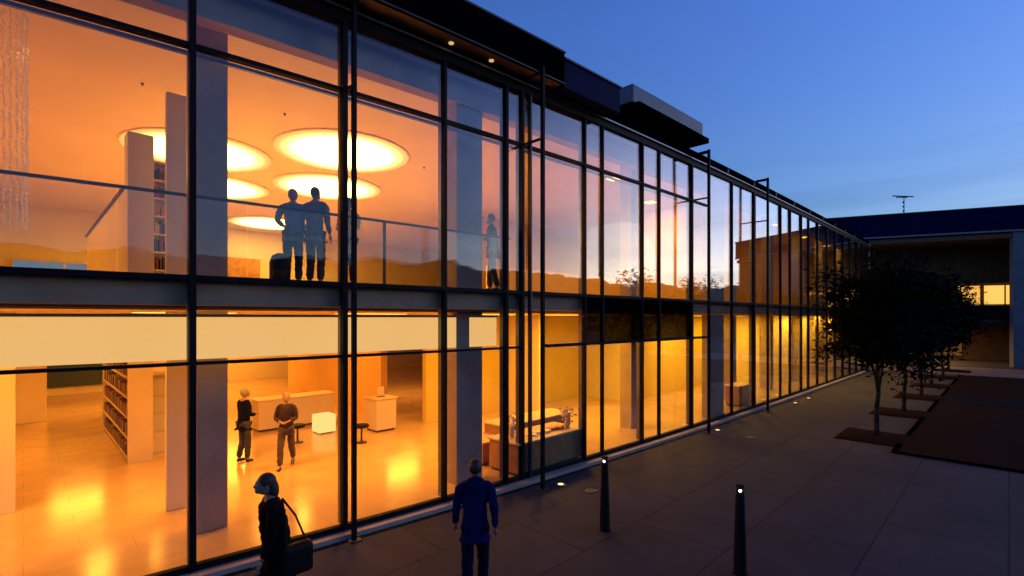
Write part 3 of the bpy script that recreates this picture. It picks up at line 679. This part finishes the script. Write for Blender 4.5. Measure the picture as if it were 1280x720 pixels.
def tree(name, label, loc, h, crown_r, crown_c, seed, nleaf=5200, lean=.0, leafs=.085, m='leaf', trunk_r=.075, group=None, rz=0):
    rd = random.Random(seed); t = thing(name, label, 'tree', loc, rz, group)
    tr = MB(); z0 = crown_c - crown_r[2]*.75
    pts = [Vector((0,0,0))]
    for i in range(1, 6): pts.append(Vector((lean*i/5 + rd.uniform(-.03,.03), rd.uniform(-.04,.04), z0*i/5)))
    for i in range(5): tr.bar(pts[i], pts[i+1], trunk_r*(1 - .09*i), 9, trunk_r*(1 - .09*(i+1)))
    tips = []
    for b in range(13):
        a = b*2.4 + rd.random(); q = pts[-1] if b > 5 else pts[4] if b > 2 else pts[3]
        tip = Vector((crown_r[0]*.62*math.cos(a)*rd.uniform(.6,1), crown_r[1]*.62*math.sin(a)*rd.uniform(.6,1), crown_c + crown_r[2]*rd.uniform(-.4,.65)))
        mid = q.lerp(tip, .5) + Vector((rd.uniform(-.1,.1), rd.uniform(-.1,.1), .1))
        tr.bar(q, mid, trunk_r*.42, 6, trunk_r*.26); tr.bar(mid, tip, trunk_r*.26, 6, trunk_r*.1); tips += [tip, mid]
        for _ in range(3):
            t2 = tip + Vector((rd.gauss(0,.35), rd.gauss(0,.35), rd.gauss(.05,.3))); tr.bar(mid.lerp(tip, rd.random()), t2, trunk_r*.13, 5, .006); tips.append(t2)
    tr.build('trunk', M['bark'], t, smooth=True)
    cl = []
    for _ in range(70):
        a = rd.uniform(0, 2*math.pi); ph = math.acos(rd.uniform(-1, 1)); rr = rd.uniform(.2, 1.08) ** .6
        nv_ = noise.noise(Vector((math.sin(ph)*math.cos(a)*1.7 + seed, math.sin(ph)*math.sin(a)*1.7, math.cos(ph)*1.7))); rr *= 1 + .75*nv_
        cl.append((Vector((crown_r[0]*rr*math.sin(ph)*math.cos(a), crown_r[1]*rr*math.sin(ph)*math.sin(a), crown_c + crown_r[2]*rr*math.cos(ph))), rd.uniform(.10, .30)))
    cl += [(p, .25) for p in tips]
    mb = MB()
    for _ in range(nleaf):
        c, r = rd.choice(cl); p = c + Vector((rd.gauss(0,r), rd.gauss(0,r), rd.gauss(0,r*.8)))
        a = Vector((rd.gauss(0,1), rd.gauss(0,1), rd.gauss(0,.6))).normalized(); b = a.orthogonal().normalized(); s_ = leafs*rd.uniform(.6, 1.3)
        mb.add([p - a*s_*.9, p + b*s_*.42 + a*s_*.1, p + a*s_, p - b*s_*.42 + a*s_*.1], [(0,1,2,3)])
    me = bpy.data.meshes.new('crown'); me.from_pydata(mb.v, [], mb.f); me.materials.append(M[m]); o = bpy.data.objects.new('crown', me); COL.objects.link(o); o.parent = t
    return t
gr = 'young trees in the row beside the planting bed'
d = Vector((1, 0, 0))
tl = ['nearest dark leafy tree of the row, its double trunk in a mulch pit', 'second tree of the row along the planting bed', 'third tree of the row along the planting bed', 'fourth tree of the row along the planting bed', 'fifth tree of the row along the planting bed', 'farthest tree of the row along the planting bed']
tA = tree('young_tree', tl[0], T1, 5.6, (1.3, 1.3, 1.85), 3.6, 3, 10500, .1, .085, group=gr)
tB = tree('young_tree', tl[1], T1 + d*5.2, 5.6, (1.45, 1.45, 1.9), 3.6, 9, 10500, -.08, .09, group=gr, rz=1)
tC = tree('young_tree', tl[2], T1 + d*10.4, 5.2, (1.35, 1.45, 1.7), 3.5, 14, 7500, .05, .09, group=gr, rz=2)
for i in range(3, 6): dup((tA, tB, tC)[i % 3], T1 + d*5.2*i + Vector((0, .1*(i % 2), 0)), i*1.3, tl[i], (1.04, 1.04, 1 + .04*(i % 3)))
pl = ['mulch pit at the foot of the nearest tree', 'mulch pit at the foot of the second tree', 'mulch pit at the foot of the third tree', 'mulch pit at the foot of the fourth tree', 'mulch pit at the foot of the fifth tree', 'mulch pit at the foot of the farthest tree']
for i in range(6):
    p = T1 + d*5.2*i; mb = MB(); n = 14
    mb.v = []; 
    for a in range(n + 1):
        for b in range(n + 1):
            x = -1.0 + 2.0*a/n; y = -1.0 + 1.9*b/n; e = max(0, 1 - max(abs(x)/1.0, abs(y + .05)/.95) ** 3)
            mb.v.append((x, y, .006 + .09*e + .02*e*noise.noise(Vector((x*4, y*4, i)))))
    mb.f = [(a*(n+1)+b, a*(n+1)+b+n+1, a*(n+1)+b+n+2, a*(n+1)+b+1) for a in range(n) for b in range(n)]
    tag(mb.build('tree_pit', M['soil'], None, tuple(p)), pl[i], 'tree pit', 'tree pits in the paving')

# building closing the plaza
PA, PB = Vector((45.8, 10.6, 0)), Vector((53.2, -8.0, 0)); dv = (PB - PA); Ln = dv.length; ang = math.atan2(dv.y, dv.x)
b2 = thing('pavilion_building', 'low dark roofed building across the plaza with a lit recessed porch', 'building', (PA.x, PA.y, GZ), ang)
def p2(name, mb, m, parent=None, **k): return mb.build(name, M[m] if isinstance(m, str) else m, parent or b2, **k)
# local x runs along the front, local +y is away from the camera
p2('roof', MB().box(-6, Ln, -.2, 14, 9.75, 11.42), 'navy', bevel=.04)
p2('roof_trim', MB().box(-6.05, Ln + .05, -.28, 14, 11.425, 11.52), 'steel2')
p2('roof_trim', MB().box(-6.05, Ln + .05, -.26, -.202, 9.68, 9.80), 'alu')
def pav_x(px):          # local x on the pavilion's front for an image column
    u = (px - 640) / FPX; r_ = Vector((AX*u + AY, -AY*u + AX)); q = PB - PA
    den = r_.x*q.y - r_.y*q.x; t_ = (r_.x*(-PA.y) + r_.y*PA.x) / den; return t_ * Ln
xr = pav_x(1266)
p2('pier', MB().box(xr, xr + 2.2, -.1, .45, 0, 9.74), mat('pale_render', (.16, .17, .21), .8, nscale=1, namp=.1))
p2('wall', MB().box(-6, Ln, 7.5, 7.8, 0, 9.74), 'dwood')
p2('wall', MB().box(xr + 2.21, Ln, .6, .9, 0, 9.74), 'steel2')
p2('soffit', MB().box(-6, Ln, 0, 7.49, 9.3, 9.6), 'dwood')
p2('upper_wall', MB().box(-6, Ln - .5, 5.0, 5.3, 6.3, 9.29), 'dwood')
p2('balcony_slab', MB().box(-6, Ln - .5, 1.2, 7.49, 3.1, 3.4), 'steel2')
bl = p2('balcony_parapet', MB().box(-6, Ln - .5, 1.2, 1.3, 3.4, 4.5), 'steel')
MB().box(-6, Ln - .5, 1.18, 1.32, 4.51, 4.56).build('handrail', M['steel2'], bl)
for i in range(8):
    wq = p2('window', MB().box(-4.6 + i*2.9, -2.0 + i*2.9, 7.38, 7.48, 4.3, 6.25), emat('lit_window', (1, .50, .10), (.5, .6, .5, .7, .5, .6, .8, .6)[i]))
    MB().box(-3.35 + i*2.9, -3.27 + i*2.9, 7.32, 7.378, 4.3, 6.25).build('frame', M['steel'], wq)
for i in range(6):
    wq = p2('window', MB().box(-4.4 + i*2.8, -2.7 + i*2.8, 7.38, 7.48, .3, 2.3), emat('lit_shopfront', (1, .40, .09), .55 if i in (1, 3, 4) else .08))
    MB().box(-3.65 + i*2.8, -3.55 + i*2.8, 7.32, 7.378, .3, 2.3).box(-4.4 + i*2.8, -3.655 + i*2.8, 7.32, 7.378, 1.9, 1.97).build('frame', M['steel'], wq)
for i in range(3):
    q = p2('porch_lamp', MB().box(-1.6 + i*4.4, -.8 + i*4.4, 3.4, 4.2, 3.06, 3.095), emat('porch_glow', (1, .5, .2), 1.5))
    ld = bpy.data.lights.new('porch_light', 'AREA'); ld.size = 1.0; ld.energy = 190; ld.color = (1, .5, .16)
    lo = bpy.data.objects.new('porch_light', ld); COL.objects.link(lo); lo.parent = q; lo.location = (-1.2 + i*4.4, 3.8, 3.03)
for i in range(3):
    q = p2('balcony_lamp', MB().box(-1.6 + i*4.4, -.8 + i*4.4, 5.6, 6.4, 6.25, 6.295), emat('balcony_glow', (1, .55, .15), 1.5))
    ld = bpy.data.lights.new('balcony_light', 'AREA'); ld.size = .8; ld.energy = 60; ld.color = (1, .55, .13)
    lo = bpy.data.objects.new('balcony_light', ld); COL.objects.link(lo); lo.parent = q; lo.location = (-1.2 + i*4.4, 6.0, 6.24)
# mast on its roof
x, y = world((1130 - 640)/FPX*44, 44)
t = thing('antenna_mast', 'thin antenna mast with a flat crossarm on the dark roof', 'antenna', (x, y, 11.3))
MB().bar((0,0,0), (0.02,0,2.9), .045, 8, .03).build('mast', M['steel'], t)
for i in range(6): MB().bar((-.2 - .05*(i%3),0,.5+.38*i), (.2,0,.62+.38*i), .09, 6, .03).build('dipole', M['steel'], t)
MB().bar((-.75,.7,3.0), (.6,-.6,2.95), .05, 6).bar((-.4,.5,2.9),(.3,-.2,2.9),.04,6).bar((0,0,2.85),(0,0,3.0),.05,6).build('crossarm', M['steel'], t)

# shrubs and small trees across the plaza
sp = [(1218, 436, 'round shrub at the far side of the plaza behind the last trees'), (1243, 440, 'shrub beside the far footpath below the lit porch'), (1262, 436, 'shrub near the pale pier of the far building'), (1280, 434, 'shrub at the right edge below the pale pier')]
proto = None
for i, (px, py, lb) in enumerate(sp):
    x, y = ground(px, py)
    if i == 0: proto = tree('shrub', lb, (x, y, GZ), 2.0, (1.5, 1.5, 1.0), 1.1, 21, 2600, 0, .11, 'gleaf', .05, 'shrubs below the far building'); proto['category'] = 'shrub'
    else: dup(proto, (x, y, GZ), i*1.1, lb, (1, 1, .8 + .15*i))
for i, (px, py, h, lb) in enumerate([(1205, 432, 1.0, 'small tree in front of the lit porch, left'), (1236, 430, .9, 'small tree in front of the lit porch, right')]):
    x, y = ground(px, py); q = dup(tB, (x, y, GZ), 2 + i, lb, (.75, .75, .82)); q['group'] = 'small trees before the lit porch'
x, y = ground(1275, 445)
mb = MB(); n = 26
for a in range(n+1):
    for b in range(n+1):
        u_, v_ = a/n*2-1, b/n*2-1; e = max(0, 1 - (u_*u_ + v_*v_)); mb.v.append((u_*9, v_*7, -.05 + 1.5*e + .12*noise.noise(Vector((u_*5, v_*5, 0)))*e))
mb.f = [(a*(n+1)+b, a*(n+1)+b+n+1, a*(n+1)+b+n+2, a*(n+1)+b+1) for a in range(n) for b in range(n)]
tag(mb.build('lawn_mound', mat('dark_lawn', (.02, .028, .010), .95, nscale=6, namp=.4), None, (x - 2, y - 6, GZ), smooth=True), kind='structure')
# small street lamp by the far path
for i, (px, py, lb) in enumerate([(1150, 455, 'low lit path lamp past the tree row')]):
    x, y = ground(px, py); t = thing('path_lamp', lb, 'path lamp', (x, y, GZ))
    MB().bar((0,0,0), (0,0,.9), .05, 10).build('post', M['black'], t); MB().ball((0,0,1.0), .11, 12, 8).build('globe', emat('path_glow', (1, .62, .3), 6), t)

# a few dead leaves on the paving
mb = MB(); rd = random.Random(5)
for i in range(230):
    if i < 150: p = T1 + d*rd.uniform(-2.5, 16) + Vector((0, rd.gauss(.2, 1.3), 0))
    else: p = Vector((rd.uniform(3, 20), 0, GZ)); p.y = F(p.x) - .3 - abs(rd.gauss(0, .7))
    a = rd.uniform(0, 6.28); r = rd.uniform(.018, .04); z = GZ + .010
    vs = [(p.x + r*math.cos(a + q)*k, p.y + r*math.sin(a + q)*k, z + dz) for q, k, dz in ((0, 1.3, .004), (1.57, .6, 0), (3.14, 1.3, .012), (4.71, .6, 0))]
    mb.add(vs, [(0,1,2,3)])
tag(mb.build('fallen_leaves', mat('dead_leaf', (.05, .028, .012), .8)), kind='stuff')
